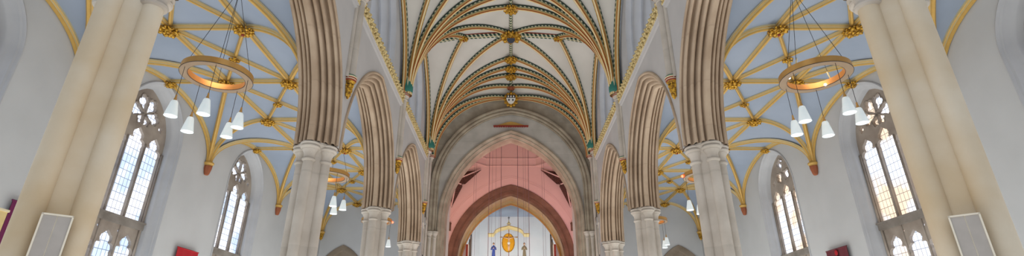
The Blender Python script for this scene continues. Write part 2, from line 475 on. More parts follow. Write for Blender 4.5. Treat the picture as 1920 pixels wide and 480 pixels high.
# ------------------------------------------------------------------ wall shafts with gilded corbels
def foliage_clump(b, c, r, h, m, n=9, rows=3, seed=0):
    rd = random.Random(seed)
    for q in range(rows):
        rr = r*(1-.32*q/(rows-1)*1.6); z = c[2]-h*q/rows
        for i in range(n):
            a = 2*PI*(i+.5*(q % 2))/n
            b.ball((c[0]+rr*.8*math.cos(a), c[1]+rr*.8*math.sin(a), z+rd.uniform(-.02, .02)), (r*.3, r*.3, h*.2), m, n=6, k=4)
    b.lathe([(r*.75, .04), (r*.8, -h*.2), (r*.55, -h*.7), (r*.2, -h*1.02), (.0, -h*1.05)], c, m, n=12)

def wall_shaft(sg, y, label, r=.13, x=None, z0=8.62, sub=False):
    x = x or XN-.07
    e = empty('wall_shaft', (sg*x, y, 8.0), label, 'shaft', 'vault shafts on the nave walls')
    b = MB()
    if z0 > 5:
        b.lathe([(r, z0-.05), (r, 11.32)], (sg*x, y, 0), M['pier'], n=16)
        for dy in (-1, 1): b.lathe([(r*.55, z0-.05), (r*.55, 11.32)], (sg*(x+.06), y+dy*r*1.35, 0), M['pier'], n=10)
    else:
        for dy in (-1, 1): b.lathe([(r*.8, z0), (r*.8, 11.32)], (sg*(x+.02), y+dy*r*.9, 0), M['pier'], n=12)
    b.build('shaft', e, smooth=True)
    b = MB(); b.lathe([(r, 11.22), (r+.03, 11.25), (r+.01, 11.28), (r+.02, 11.34), (r+.09, 11.42), (r+.11, 11.46), (r+.10, 11.5), (r+.12, 11.53), (r+.11, 11.57), (0, 11.58)],
                      (sg*x, y, 0), M['pier'], n=18, sy=1.15, mats=[M['pier']]*4+[M['terra'], M['pier'], M['red'], M['rcream'], M['rcream']])
    b.build('capital', e, auto=True)
    if z0 > 5:
        b = MB(); b.lathe([(0, 8.68), (.17, 8.68), (.19, 8.64), (.19, 8.6), (.175, 8.57), (.18, 8.54), (.165, 8.5), (.14, 8.47), (.12, 8.42)], (sg*x, y, 0), M['green'], n=18,
                           mats=[M['rcream'], M['green'], M['rcream'], M['red'], M['rcream'], M['red'], M['gold'], M['gold']])
        b.build('corbel_moulding', e, auto=True)
        b = MB(); foliage_clump(b, (sg*x, y, 8.38), .125, .40, M['gold'], n=6, seed=int(y)); b.build('corbel_foliage', e, smooth=True)
    return e
for sg in (-1, 1):
    wall_shaft(sg, YS[1], 'triple wall shaft rising from a gilded corbel above the second %s pillar' % SIDE[sg])
    wall_shaft(sg, YS[2], 'wall shaft with a gilded corbel above the third %s pillar' % SIDE[sg])
    wall_shaft(sg, YS[3], 'wall shaft with a gilded corbel above the fourth %s pillar' % SIDE[sg])
    wall_shaft(sg, 27.05, 'slim wall shaft in the corner between nave wall and crossing arch, %s' % SIDE[sg], r=.085, x=XN-.12, z0=.1)

# ------------------------------------------------------------------ nave vault
RS = [(-.10, -.02), (-.10, .035), (-.085, .075), (-.07, .12), (-.05, .15), (-.04, .185), (-.018, .20), (.018, .20), (.04, .185), (.05, .15), (.07, .12), (.085, .075), (.10, .035), (.10, -.02)]
def rib_mats():
    a = [M['barber'], M['barber'], M['rolive'], M['rcream'], M['red'], M['gold_rib'], M['gold_rib']]
    return a
RS = [(a*1.25, b_*1.1) for a, b_ in RS]
RM_N = [M[q] for q in ('gdark', 'barber', 'rolive', 'gold_rib', 'red', 'gold_rib', 'rcream', 'gold_rib', 'red', 'gold_rib', 'rolive', 'barber', 'gdark')]
ZR = 16.92
def nave_ends(k):
    """ordered list of rib ends from the west wall rib round to the east one for springer k (left side, x<0)"""
    y = YS[k]; hb = BAY/2
    west = [((-4.6, y-hb), 16.3), ((-2.5, y-hb), 16.76), ((0, y-hb), ZR), ((0, y-1.0), ZR-.02)]
    if k < 3:
        return west+[((0, y), ZR)]+[((0, y+1.0), ZR-.02), ((0, y+hb), ZR), ((-2.5, y+hb), 16.76), ((-4.6, y+hb), 16.3)]
    return west+[((0, 26.0), 16.80), ((0, 26.75), 16.68), ((0, 27.5), 16.3), ((0, 27.93), 15.74)]
ceil_n = empty('ceiling', (0, 19.4, 16.9)); 
webs = MB(); nave_ribs = []
for sg in (-1, 1):
    for k in (0, 1, 2, 3):
        y = YS[k]; S = (-4.5, y, 11.5)
        ends = nave_ends(k); curves = []
        for (ex, ey), ez in ends:
            if abs(ex+4.6) < .01: s = (-4.58, y+(.12 if ey > y else -.12), 11.5)
            else: s = (-4.47, y, 11.5)
            curves.append([Vector((p.x*-sg, p.y, p.z)) for p in rib_curve(s, (ex, ey, ez), 20)])
        if k == 3:   # wall rib along the crossing wall, springing from the corner shaft
            curves.append([Vector((p.x*-sg, p.y, p.z)) for p in rib_curve((-4.5, 27.1, 11.5), (0, 27.93, 15.72), 20)])
        for i in range(len(curves)-1):
            webs.grid([[p+Vector((0, 0, .04)), q+Vector((0, 0, .04))] for p, q in zip(curves[i], curves[i+1])], M['ceil_n'])
        for i, c in enumerate(curves):
            if k == 0: continue
            if k == 1 and i < 5: continue
            if k < 3 and i in (8,) and k == 2: pass
            nave_ribs.append(c)
ceil_n_web = webs.build('ceiling_nave', smooth=True); struct(ceil_n_web)
bpy.data.objects.remove(ceil_n)
for c in nave_ribs:
    b = MB(); rib_mesh(b, c, RS, RM_N); b.build('rib', ceil_n_web, auto=True)
def straight_rib(p, q, sec, mats, parent, n=6):
    b = MB(); P, Q = Vector(p), Vector(q); rib_mesh(b, [P.lerp(Q, i/n) for i in range(n+1)], sec, mats); return b.build('ridge_rib', parent, auto=True)
RS2 = [(a*.75, bb*.75) for a, bb in RS]
RM_R = [M['red'], M['barber'], M['barber'], M['barber'], M['rcream'], M['barber'], M['barber'], M['barber'], M['rcream'], M['barber'], M['barber'], M['barber'], M['red']]
ridge = [(19.4, ZR), (20.4, ZR-.02), (22.75, ZR), (25.1, ZR-.02), (26.0, 16.8), (26.75, 16.68), (27.5, 16.3), (27.93, 15.74)]
for (a, za), (c, zc) in zip(ridge, ridge[1:]): straight_rib((0, a, za), (0, c, zc), RS2, RM_R, ceil_n_web)
for sg in (-1, 1):
    straight_rib((0, 22.75, ZR), (sg*2.5, 22.75, 16.76), RS, RM_R, ceil_n_web)
    straight_rib((sg*2.5, 22.75, 16.76), (sg*4.6, 22.75, 16.3), RS2, RM_R, ceil_n_web)

# painted springer blocks (teal and white leaf points at the foot of each rib fan)
for sg in (-1, 1):
    for k in (1, 2, 3):
        b = MB()
        b.lathe([(.16, 11.56), (.29, 11.62), (.3, 11.8), (.28, 12.1), (.2, 12.35)], (sg*4.52, YS[k], 0), M['teal_b'], n=14)
        for i in range(9):
            a = PI*i/8-PI/2
            b.ball((sg*(4.52-.25*math.cos(a)), YS[k]+.26*math.sin(a), 11.95), (.035, .035, .36), M['rcream'] if i % 2 else M['green'], n=6, k=5)
        b.build('springer_foliage', ceil_n_web, smooth=True)

# ------------------------------------------------------------------ bosses
def boss(loc, r, label, cat='boss', name='ceiling_boss', group=None, red=False, shield=None, seed=1, m=None):
    rd = random.Random(seed); x, y, z = loc
    m = m or M['gold']
    e = empty(name, loc, label, cat, group)
    b = MB()
    b.ball((x, y, z-.02), (r*.62, r*.62, r*.42), m, n=12, k=6)
    n = 8 if r > .2 else 6
    for i in range(n):
        a = 2*PI*i/n+rd.uniform(-.1, .1)
        rot = Matrix.Rotation(a, 3, 'Z') @ Matrix.Rotation(.5, 3, 'Y')
        b.ball((x+r*.72*math.cos(a), y+r*.72*math.sin(a), z-r*.1+rd.uniform(-.02, .02)), (r*.34, r*.26, r*.2), m, n=7, k=5, rot=rot)
        for q in (-.22, .22):
            b.ball((x+r*.95*math.cos(a+q), y+r*.95*math.sin(a+q), z-r*.02), (r*.14, r*.14, r*.13), m, n=6, k=4)
    for i in range(5):
        a = 2*PI*i/5+.3
        b.ball((x+r*.36*math.cos(a), y+r*.36*math.sin(a), z-r*.4), (r*.22, r*.22, r*.16), m, n=7, k=5)
    b.build('foliage', e, smooth=True)
    b = MB(); b.ball((x, y, z-r*.5), r*.17, M['red'] if red else m, n=8, k=6)
    b.build('centre', e, smooth=True)
    if shield == 'slate':
        b = MB(); sh = [(-.2, .16), (.2, .16), (.2, -.04), (.12, -.18), (0, -.25), (-.12, -.18), (-.2, -.04)]
        fill(sh, [], lambda a, c, d: (x+a, y-.30-d+.0*c, z-.42+c*.75), thick=(0, .05), mb=b, m=M['shield']); tag(b.build('shield', e), 'slate blue shield')
    if shield == 'arms':
        b = MB(); sh = [(-.27, .24), (.27, .24), (.27, -.06), (.16, -.28), (0, -.38), (-.16, -.28), (-.27, -.06)]
        f = lambda a, c, d: (x+a, y-.36-d, z-.16+c)
        fill([(a*1.25, c*1.25) for a, c in sh], [], f, thick=(-.03, .02), mb=b, m=M['gold'])
        fill(sh, [], f, thick=(.02, .05), mb=b, m=M['white'])
        fill([(-.27, .24), (.27, .24), (.27, .05), (-.27, .05)], [], f, thick=(.05, .06), mb=b, m=M['black'])
        for q in (-.16, 0, .16): b.ball((x+q, y-.43, z-.02), (.05, .02, .06), M['white'], n=8, k=5)
        for q in (-.12, .12): b.ball((x+q, y-.42, z-.26), (.05, .02, .07), M['shield'], n=8, k=5)
        for i in range(12):
            a = 2*PI*i/12; b.ball((x+.36*math.cos(a), y-.36, z-.2+.42*math.sin(a)), (.1, .08, .1), M['gold'], n=7, k=5)
        tag(b.build('shield', e), 'black and white shield in a gilded wreath')
    return e

G = 'gilded bosses on the nave ridge'
boss((0, 20.4, ZR-.22), .36, 'gilded boss highest in the picture on the nave vault ridge', group=G, seed=1)
boss((0, 22.75, ZR-.24), .52, 'largest gilded nave boss with a slate shield where the ridges cross', group=G, shield='slate', seed=2)
boss((0, 25.1, ZR-.24), .36, 'gilded ridge boss, first of the close row below the shield boss', group=G, seed=3)
boss((0, 26.0, 16.8-.22), .34, 'gilded ridge boss, second of the close row below the shield boss', group=G, seed=4)
boss((0, 26.72, 16.68-.22), .34, 'gilded ridge boss, third of the close row below the shield boss', group=G, seed=5)
boss((0, 27.45, 16.3-.2), .24, 'small brownish boss, last before the black and white shield', group=G, seed=6, m=M['terra'])
boss((0, 27.75, 15.5), .3, 'boss with a black and white shield in a gilded wreath above the crossing arch', group=G, shield='arms', seed=7)
for sg in (-1, 1):
    boss((sg*2.5, 22.75, 16.76-.2), .24, 'small gilded boss on the %s branch of the nave vault cross ridge' % SIDE[sg], group='side bosses of the nave vault', seed=8+sg, red=True)

# ------------------------------------------------------------------ aisle vaults
XI, XO, ZA = 7.95, 10.19, 10.4
AS = [(-.08, -.03), (-.08, .03), (-.055, .05), (-.055, .09), (-.03, .13), (.03, .13), (.055, .09), (.055, .05), (.08, .03), (.08, -.03)]
RM_A = [M['cream_rib'], M['gold_rib'], M['cream_rib'], M['gold_rib'], M['gold_rib'], M['gold_rib'], M['cream_rib'], M['gold_rib'], M['cream_rib']]
AS_S = [(a*.72, b*.8) for a, b in AS]
ABOSS = {}
def aisle_vault(sg):
    web = MB(); ribs = []; flats = []
    ys = [6.0-BAY]+YS+[YE]
    hb = BAY/2
    up = Vector((0, 0, .03))
    for k, y in enumerate(ys):
        for side in (0, 1):
            if side == 0: S = (XW-.06, y, 8.42); xe = XO; xw = XW-.06
            else: S = (XA+.08, y, 8.3); xe = XI; xw = XA+.04
            ends = [((xw, y-hb), ZA-.03), ((xe, y-hb), ZA), ((xe, y), ZA), ((xe, y+hb), ZA), ((xw, y+hb), ZA-.03)]
            cur = []
            for (ex, ey), ez in ends:
                c = rib_curve(S, (ex, ey, ez), 14)
                if k == len(ys)-1 and ey > y+.1: continue
                cur.append([Vector((sg*p.x, min(p.y, 33.0), p.z)) for p in c])
            for i in range(len(cur)-1):
                web.grid([[p+up, q+up] for p, q in zip(cur[i], cur[i+1])], M['ceil_b'])
            for i, c in enumerate(cur):
                if k == 0: continue
                if side == 1 and i in (0, 4): continue
                if k == 1 and i < 2: continue
                ribs.append(c)
    web.grid([[(sg*XI, ys[0]-hb, ZA+.03), (sg*XO, ys[0]-hb, ZA+.03)], [(sg*XI, 33, ZA+.03), (sg*XO, 33, ZA+.03)]], M['ceil_b'])
    c = struct(web.build('ceiling_aisle_%s' % SIDE[sg], smooth=False))
    for p in c.data.polygons: p.use_smooth = True
    c.data.set_sharp_from_angle(angle=math.radians(30))
    for cv in ribs:
        b = MB(); rib_mesh(b, cv, AS, RM_A); b.build('rib', c, auto=True)
    def fr(x0, y0, x1, y1, sec=AS):
        b = MB(); rib_mesh(b, [Vector((sg*x0, y0, ZA)).lerp(Vector((sg*x1, y1, ZA)), i/4) for i in range(5)], sec, RM_A); b.build('flat_rib', c, auto=True)
    for y in YS+[YE]:
        if y > 6.1: fr(XI, y, XO, y)
    for y in YS:
        ym = y+hb
        for X in (XI, XO): fr(X, y, X, ym); fr(X, ym, X, y+BAY)
        fr(XA+.05, ym, XI, ym); fr(XI, ym, XO, ym); fr(XO, ym, XW, ym)
        for a, b_ in ((y, ym), (ym, y+BAY)):
            fr(XI, a, XO, b_, AS_S); fr(XO, a, XI, b_, AS_S)
    S_ = SIDE[sg]
    rows = {6.0: 'before the nearest', 12.7: 'in line with the second', 19.4: 'in line with the third', 26.1: 'in line with the fourth', 32.8: 'by the end wall beyond the last'}
    sd = 20
    nodes = []
    for i, y in enumerate(YS+[YE]):
        if y > 6.1:
            for X, w in ((XI, 'nave-side'), (XO, 'wall-side')):
                nodes.append((X, y, .25, 'large gilded boss, %s one %s pillar, %s aisle' % (w, rows[y], S_)))
        if i < 4:
            ym = y+hb; bay = ['first', 'second', 'third', 'last'][i]
            if i > 0:
                for X, w in ((XI, 'nave-side'), (XO, 'wall-side')):
                    nodes.append((X, ym, .25, 'large gilded boss, %s one over mid %s bay, %s aisle' % (w, bay, S_)))
                nodes.append((XW-.1, ym, .2, 'gilded boss against the wall at the top of the %s bay, %s aisle' % (bay, S_)))
            if y > 6.1: nodes.append(((XI+XO)/2, y+hb/2, .15, 'small gilded boss, near crossing of thin ribs, %s bay, %s aisle' % (bay, S_)))
            if i > 0: nodes.append(((XI+XO)/2, ym+hb/2, .15, 'small gilded boss, far crossing of thin ribs, %s bay, %s aisle' % (bay, S_)))
    for X, y, r, lab in nodes:
        sd += 1
        boss((sg*X, y, ZA-.17), r*1.12, lab, group='gilded bosses on the %s aisle vault' % S_, seed=sd, red=(sd % 3 == 0))
    # corbels along the aisle wall
    for y in YS[0:]+[YE]:
        if y < 6.1: continue
        last = y > 30
        where = {12.7: 'before the first tall window', 19.4: 'between the two tall windows', 26.1: 'beyond the farther window', 32.8: 'in the far corner of the aisle'}[y]
        e = empty('vault_corbel', (sg*(XW-.1), y, 8.3), '%s vault corbel with gilded top %s, %s wall' % ('gold leaf' if last else 'brown pointed', where, S_), 'corbel', 'corbels under the aisle ribs')
        yy = min(y, 32.75)
        b = MB(); b.lathe([(.0, 8.46), (.15, 8.46), (.19, 8.43), (.19, 8.38), (.16, 8.35), (.155, 8.30)], (sg*(XW-.1), yy, 0), M['gold_rib'], n=16); b.build('gilded_moulding', e, auto=True)
        b = MB()
        if last: foliage_clump(b, (sg*(XW-.1), yy, 8.3), .15, .4, M['gold'], seed=5)
        else: b.lathe([(.15, 8.30), (.15, 8.2), (.13, 8.12), (.10, 7.98), (.07, 7.92), (0, 7.9)], (sg*(XW-.1), yy, 0), M['terra'], n=8)
        b.build('corbel_block', e, auto=True)
for sg in (-1, 1): aisle_vault(sg)

# ------------------------------------------------------------------ aisle walls and traceried windows
WS, WC, WZ = 1.60, .46, 8.25
def cusped_light(cx, w, zb, zs):
    """outline of one light with a trefoil head, half width w, straight up to zs"""
    R = [(w, zs)]
    R += [(w*.62+w*.42*math.cos(t), zs+w*.42+w*.44*math.sin(t)) for t in [math.radians(a) for a in (-40, 0, 40, 85, 120)]]
    R += [(w*.38+w*.30*math.cos(t), zs+w*1.12+w*.36*math.sin(t)) for t in [math.radians(a) for a in (-45, 0, 45, 80)]]
    R += [(0, zs+w*1.85)]
    pts = [(cx+w, zb)]+[(cx+a, z) for a, z in R]+[(cx-a, z) for a, z in R[::-1][1:]]+[(cx-w, zb)]
    return pts
def petal(cx, cz, ang, r0, r1, w):
    ca, sa = math.cos(ang), math.sin(ang)
    shp = [(r0, 0), (r0+(r1-r0)*.25, w*.45), (r0+(r1-r0)*.45, w*.62), (r0+(r1-r0)*.52, w*.95), (r0+(r1-r0)*.72, w*1.05), (r0+(r1-r0)*.86, w*.8), (r0+(r1-r0)*.84, w*.5), (r1, w*.3), (r1+.03, 0)]
    shp = shp+[(a, -b) for a, b in shp[::-1][1:-1]]
    return [(cx+a*ca-b*sa, cz+a*sa+b*ca) for a, b in shp]

def aisle_window(sg, k, num):
    yc = YS[k]+BAY/2 if k >= 0 else 6.0-BAY/2
    S_ = SIDE[sg]
    b = MB()
    pr = [(.03, 0), (.02, -.03), (-.015, -.045), (-.04, -.02), (-.05, .02), (-.09, .05), (-.10, .10), (-.15, .16), (-.17, .2), (-.21, .22), (-.24, .27), (-.24, .54)]
    fn = lambda h, z, d: (sg*(XW+d), yc+h, z)
    sweep_arch(b, pr, WS, WC, WZ, fn, M['reveal'], n=18, leg=2.0)
    b.box((sg*(XW+.2), yc, 1.95), (.46, 3.3, .12), M['reveal'])
    w = struct(b.build('window_%d' % num, auto=True))
    s = WS-.24
    fo = lambda h, z, d: (sg*(XW+.50+d), yc+h, z)
    outer = arcpts(s, WC, WZ, 16, leg=5.45)
    lw = .395; holes = []
    for cx in (-.88, 0, .88): holes.append(cusped_light(cx, lw, 5.5, 7.74 if cx else 7.84))
    cz = 9.06
    if (sg, k) == (1, 2): PET = [(PI/2-.1, .62, .235), (math.radians(212), .58, .25), (math.radians(328), .58, .25)]
    else: PET = [(PI/2+PI/6+i*PI/3, (.66, .70, .42, .42, .70, .66)[i], (.225, .205, .16, .16, .205, .225)[i]) for i in range(6)]
    for a, r1, w1 in PET: holes.append(petal(0, cz+(.1 if len(PET) == 3 else 0), a, .07, r1, w1))
    for sx in (-1, 1):
        holes.append(petal(sx*.93, 8.82, PI/2+sx*.35, -.13, .12, .10))
    holes.append(petal(0, 9.58, PI/2, -.05, .08, .07))
    b = MB(); fill(outer, holes, fo, thick=(-.05, .06), mb=b, m=M['tracery']); t = b.build('tracery', w)
    # raised mullion rolls
    b = MB()
    for cx in (-.44, .44): b.tube([fo(cx, 2.1, -.06), fo(cx, 8.1, -.06)], .03, M['tracery'], n=8)
    for cx in (-1.32, 1.32): b.tube([fo(cx, 2.1, -.09), fo(cx, 8.0, -.09)], .04, M['tracery'], n=8)
    for a, r1, w1 in PET:
        pe = petal(0, cz+(.1 if len(PET) == 3 else 0), a, .04, r1+.03, w1+.03)
        b.tube([fo(p[0], p[1], -.06) for p in pe+[pe[0]]], .02, M['tracery'], n=5)
    b.build('mullion', w, smooth=True)
    # transom and lower tier
    b = MB(); b.box(fo(0, 5.37, -.06), (.2, 2*s, .22), M['sill']); b.box(fo(0, 5.48, -.08), (.26, 2*s, .05), M['sill']); b.build('transom', w)
    lo = [(-s, 2.0), (s, 2.0), (s, 5.3), (-s, 5.3)]
    holes = [cusped_light(cx, lw, 2.1, 4.3) for cx in (-.88, 0, .88)]
    for cx in (-.44, .44): holes.append(petal(cx, 4.95, PI/2, -.03, .2, .07))
    b = MB(); fill(lo, holes, fo, thick=(-.05, .06), mb=b, m=M['tracery']); b.build('lower_tracery', w)
    pts = arcpts(s, WC, WZ, 16, leg=2.0)
    b = MB(); b.add([fo(h, z, .05) for h, z in pts], [tuple(range(len(pts)))], M['pane_l' if sg < 0 else 'pane_r'], [[(h+k*5+20+sg*3, z) for h, z in pts]])
    b.build('pane', w)
def aisle_wall(sg):
    b = MB()
    holes = []; ks = [-1, 0, 1, 2, 3]
    for k in ks:
        yc = YS[k]+BAY/2 if k >= 0 else 6.0-BAY/2
        holes.append([(yc+h, z) for h, z in arcpts(WS, WC, WZ, 18, leg=2.0)])
    fill([(-2, 0), (-2, 10.8), (33.1, 10.8), (33.1, 0)], holes, lambda a, z, d: (sg*XW, a, z), mb=b, m=M['wall'])
    struct(b.build('wall_%s' % SIDE[sg]))
    for i, k in enumerate(ks): aisle_window(sg, k, (1 if sg < 0 else 6)+i)
    # end wall of the aisle with a brown stone arch
    b = MB(); cx, cs, cc, cz = 10.8, 1.65, .95, 5.2
    hole = [(cx+h, z) for h, z in arcpts(cs+.0, cc, cz, 14, leg=0.0)]
    hole = [p for p in hole]
    fill([(XA-.6, 0), (XA-.6, 10.8), (XW+.1, 10.8), (XW+.1, 0)], [[(a, max(z, .02)) for a, z in hole]], lambda a, z, d: (sg*a, 33.0, z), mb=b, m=M['wall'])
    struct(b.build('wall_end_%s' % SIDE[sg]))
    b = MB()
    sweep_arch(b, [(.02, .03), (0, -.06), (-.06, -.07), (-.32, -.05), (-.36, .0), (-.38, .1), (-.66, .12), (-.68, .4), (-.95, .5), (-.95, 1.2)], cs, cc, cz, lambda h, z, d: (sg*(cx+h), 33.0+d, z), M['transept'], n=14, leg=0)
    b.grid([[(sg*(cx-2), 34.1, 0), (sg*(cx-2), 34.1, 9)], [(sg*(cx+2), 34.1, 0), (sg*(cx+2), 34.1, 9)]], M['wall'])
    tag(b.build('end_arch', auto=True), 'brown stone arch low in the end wall of the %s aisle' % SIDE[sg], 'arch')
for sg in (-1, 1): aisle_wall(sg)

# ------------------------------------------------------------------ crossing arch
YX = 28.0
b = MB(); fx = lambda h, z, d: (h, YX+d, z)
S2, C2, Z2 = 3.98, 1.5, 8.15
hole = arcpts(S2, C2, Z2, 22, leg=0)
hole = [(a, max(z, .02)) for a, z in hole]
fill([(-XN-.3, 0), (-XN-.3, 17.4), (XN+.3, 17.4), (XN+.3, 0)], [[(a*1.0, max(z, .02)) for a, z in arcpts(4.25, .5, 9.95, 22, leg=.2)]], fx, mb=b, m=M['crossing'])
fill([(a, max(z, .02)) for a, z in arcpts(4.26, .5, 9.95, 22, leg=.2)], [hole], lambda h, z, d: (h, YX+.03, z), mb=b, m=M['tymp'])
struct(b.build('wall_crossing'))
ca = empty('crossing_arch', (0, YX, 0), 'great pointed stone arch closing the nave, opening into the pink-lit crossing', 'arch')
b = MB()
sweep_arch(b, [(.14, .0), (.13, -.08), (.05, -.10), (0, -.06), (-.03, .02), (-.06, .06), (-.10, .05), (-.14, .10), (-.15, .2), (-.2, .28), (-.24, .28), (-.27, .36), (-.24, .5), (-.24, 1.0),
               (-.27, 1.1), (-.24, 1.2), (-.15, 1.25), (-.1, 1.4), (.14, 1.4)], S2, C2, Z2, fx, M['crossing'], n=26, leg=0)
b.build('inner_order', ca, auto=True)
S1, C1, Z1 = 4.25, .5, 9.95
b = MB()
sweep_arch(b, [(-.12, 0), (-.11, -.07), (-.06, -.09), (-.02, -.06), (.0, -.12), (.05, -.17), (.10, -.17), (.14, -.12), (.18, -.12), (.24, -.20), (.31, -.20), (.36, -.14), (.40, -.02), (.40, 0)], S1, C1, Z1, fx, M['crossing'], n=26, leg=.2)
b.build('outer_order', ca, auto=True)
for sg in (-1, 1):
    for dx, dy in ((4.20, -.06), (4.46, -.10)):
        b = MB(); b.lathe([(.11, .2), (.11, 7.2)], (sg*dx, YX+dy, 0), M['pier'], n=16); b.build('shaft', ca, smooth=True)
        b = MB(); b.lathe([(.11, 7.05), (.14, 7.08), (.12, 7.12), (.13, 7.2), (.17, 7.28), (.19, 7.31), (.17, 7.34), (.2, 7.37), (.2, 7.42), (0, 7.43)], (sg*dx, YX+dy, 0), M['pier'], n=16); b.build('capital', ca, auto=True)
# small painted lozenge at the crown of the arch face
e = empty('painted_plaque', (0, YX-.02, 13.8), 'small orange and dark red painted plaque on the crown of the crossing arch', 'plaque')
b = MB(); fill([(-.95, 13.80), (-.3, 14.02), (0, 14.08), (.3, 14.02), (.95, 13.80)], [], fx, thick=(-.06, 0), mb=b, m=M['gold_rib']); b.build('gilded_field', e)
b = MB(); b.box((0, YX-.09, 13.78), (2.1, .14, .05), M['red'])
for i in range(15): b.ball((-.98+i*.14, YX-.10, 13.73), (.05, .05, .05), M['red'], n=6, k=4)
b.build('dentil_edge', e)

# niches beside the crossing arch
for sg in (-1, 1):
    b = MB()
    b.box((sg*(XN-.05), 26.75, 7.75), (.1, .26, .36), M['spandrel'])
    b.tube([(sg*(XN-.03), 26.45, 9.2), (sg*(XN-.03), 26.45, 7.6), (sg*(XN-.03), 26.75, 7.35), (sg*(XN-.03), 26.75, 6.0)], .05, M['pier'], n=6)
    b.ball((sg*(XN-.12), 26.75, 7.8), (.07, .1, .16), M['tracery'], n=8, k=6)
    tag(b.build('carved_bracket', smooth=False), 'little carved stone bracket beside the crossing arch on the %s' % SIDE[sg], 'bracket')

# ------------------------------------------------------------------ crossing walls and lantern
YC = 38.0; XCW = 4.95
b = MB()
fc = lambda h, z, d: (h, YC+d, z)
S3, C3, Z3 = 4.72, 1.23, 7.3
hole = [(a, max(z, .02)) for a, z in arcpts(S3, C3, Z3, 22, leg=0)]
fill([(-XCW, 0), (-XCW, 14.7), (XCW, 14.7), (XCW, 0)], [hole], fc, mb=b, m=M['pinkwall'])
for r0 in (.62, .74):
    sweep_arch(b, [(r0, 0), (r0, -.03), (r0+.03, -.03), (r0+.03, 0)], S3, C3, Z3, fc, M['pinkwall'], n=22)
struct(b.build('wall_chancel'))
for sg in (-1, 1):
    b = MB()
    b.grid([[(sg*XCW, YX+1.4, 0), (sg*XCW, YX+1.4, 14.7)], [(sg*XCW, YC, 0), (sg*XCW, YC, 14.7)]], M['pinkwall'])
    b.grid([[(sg*3.6, YX+1.4, 0), (sg*3.6, YX+1.4, 14.7)], [(sg*XCW, YX+1.4, 0), (sg*XCW, YX+1.4, 14.7)]], M['pinkwall'])
    struct(b.build('wall_crossing_%s' % SIDE[sg]))
# lantern drum (octagon) with a ledge and thin vertical ribs
b = MB(); A = 1.95; yc0, yc1 = YX+1.4, YC
oct_ = [(-A, yc1), (A, yc1), (XCW, yc1-(XCW-A)), (XCW, yc0+(XCW-A)), (A, yc0), (-A, yc0), (-XCW, yc0+(XCW-A)), (-XCW, yc1-(XCW-A))]
for i in range(8):
    p, q = oct_[i], oct_[(i+1) % 8]
    b.grid([[(*p, 14.7), (*p, 24)], [(*q, 14.7), (*q, 24)]], M['pinkwall'])
    for zz in (14.72, 15.35):
        cx_, cy_ = (p[0]+q[0])/2, (p[1]+q[1])/2
        L = math.dist(p, q); ang = math.atan2(q[1]-p[1], q[0]-p[0])
        b.box((cx_, cy_, zz), (L, .14, .05), M['pinkwall'], Matrix.Rotation(ang, 3, 'Z'))
    for t in (.0, .2, .4, .6, .8):
        x_, y_ = p[0]+(q[0]-p[0])*t, p[1]+(q[1]-p[1])*t
        b.box((x_, y_, 19.5), (.07, .07, 9.2), M['pinkwall'])
b.add([(x_, y_, 24) for x_, y_ in oct_], [tuple(range(8))], M['pinkwall'])
for sx in (-1, 1):
    for y_, q in ((yc1, -1), (yc0, 1)):
        b.add([(sx*A, y_, 14.7), (sx*XCW, y_, 14.7), (sx*XCW, y_+q*(XCW-A), 14.7)], [(0, 1, 2)], M['pinkwall'])
struct(b.build('wall_lantern'))
# squinches in the far corners: dark ribbed cells under the diagonal faces
for sg in (-1, 1):
    e = empty('corner_squinch', (sg*4.6, 37.6, 12.5), 'dark brown fan-shaped corner squinch with pink ribs, %s of the chancel arch' % SIDE[sg], 'squinch', 'squinches under the lantern')
    Ap = Vector((sg*(XCW-.42), YC-.12, 11.35)); P = Vector((sg*2.35, YC-.12, 14.35)); Q = Vector((sg*(XCW-.12), YC-2.6, 14.35)); K = Vector((sg*(XCW-.80), YC-.5, 13.4))
    mid = (P+Q)/2+Vector((sg*.5, .5, .0))
    def blade(a, c, w0, dep, n=10):
        a, c = Vector(a), Vector(c); rows = []
        ax = (c-a).normalized(); s1 = ax.cross(Vector((0, 1, 0))).normalized(); 
        for i in range(n+1):
            t = i/n; w = w0*min(1, .35+t*5, (1-t)*1.25)
            if t > .999: w = .02
            p = a.lerp(c, t)
            rows.append([p-s1*w, p-s1*w*.5+Vector((0, -dep*.5, 0)), p+Vector((0, -dep, 0)), p+s1*w*.5+Vector((0, -dep*.5, 0)), p+s1*w])
        return rows
    b = MB()
    b.grid(blade(K, Ap, .50, .12), M['dkbrown']); b.build('lower_cell', e)
    b = MB(); b.grid(blade(K, P, .55, .12), M['dkbrown']); b.build('upper_cell', e)
    b = MB(); b.grid(blade(K, Q, .5, .12), M['dkbrown']); b.build('side_cell', e)
    b = MB()
    for E_ in (Ap, P, Q): b.tube([K+Vector((0, -.2, 0)), E_+Vector((0, -.22, 0))], .05, M['pinkwall'], n=6)
    b.tube([K+Vector((0, -.16, 0)), K+Vector((-sg*.05, -.1, .85))], .05, M['pinkwall'], n=6)
    b.tube([K+Vector((sg*.45, -.1, -.1)), K+Vector((-sg*.35, -.1, -.35))], .05, M['pinkwall'], n=6)
    b.ball(K+Vector((0, -.18, 0)), .13, M['dkbrown'], n=8, k=6)
    b.build('rib', e, smooth=True)
    # stone block on the wall by the arch
    b = MB(); b.box((sg*4.68, YC-.2, 9.85), (.34, .4, .5), M['brown']); b.box((sg*4.68, YC-.24, 10.12), (.4, .44, .06), M['brown']); b.box((sg*4.68, YC-.24, 9.6), (.36, .42, .05), M['brown'])
    tag(b.build('stone_block'), 'small brown stone bracket block, %s of the chancel arch' % SIDE[sg], 'bracket')
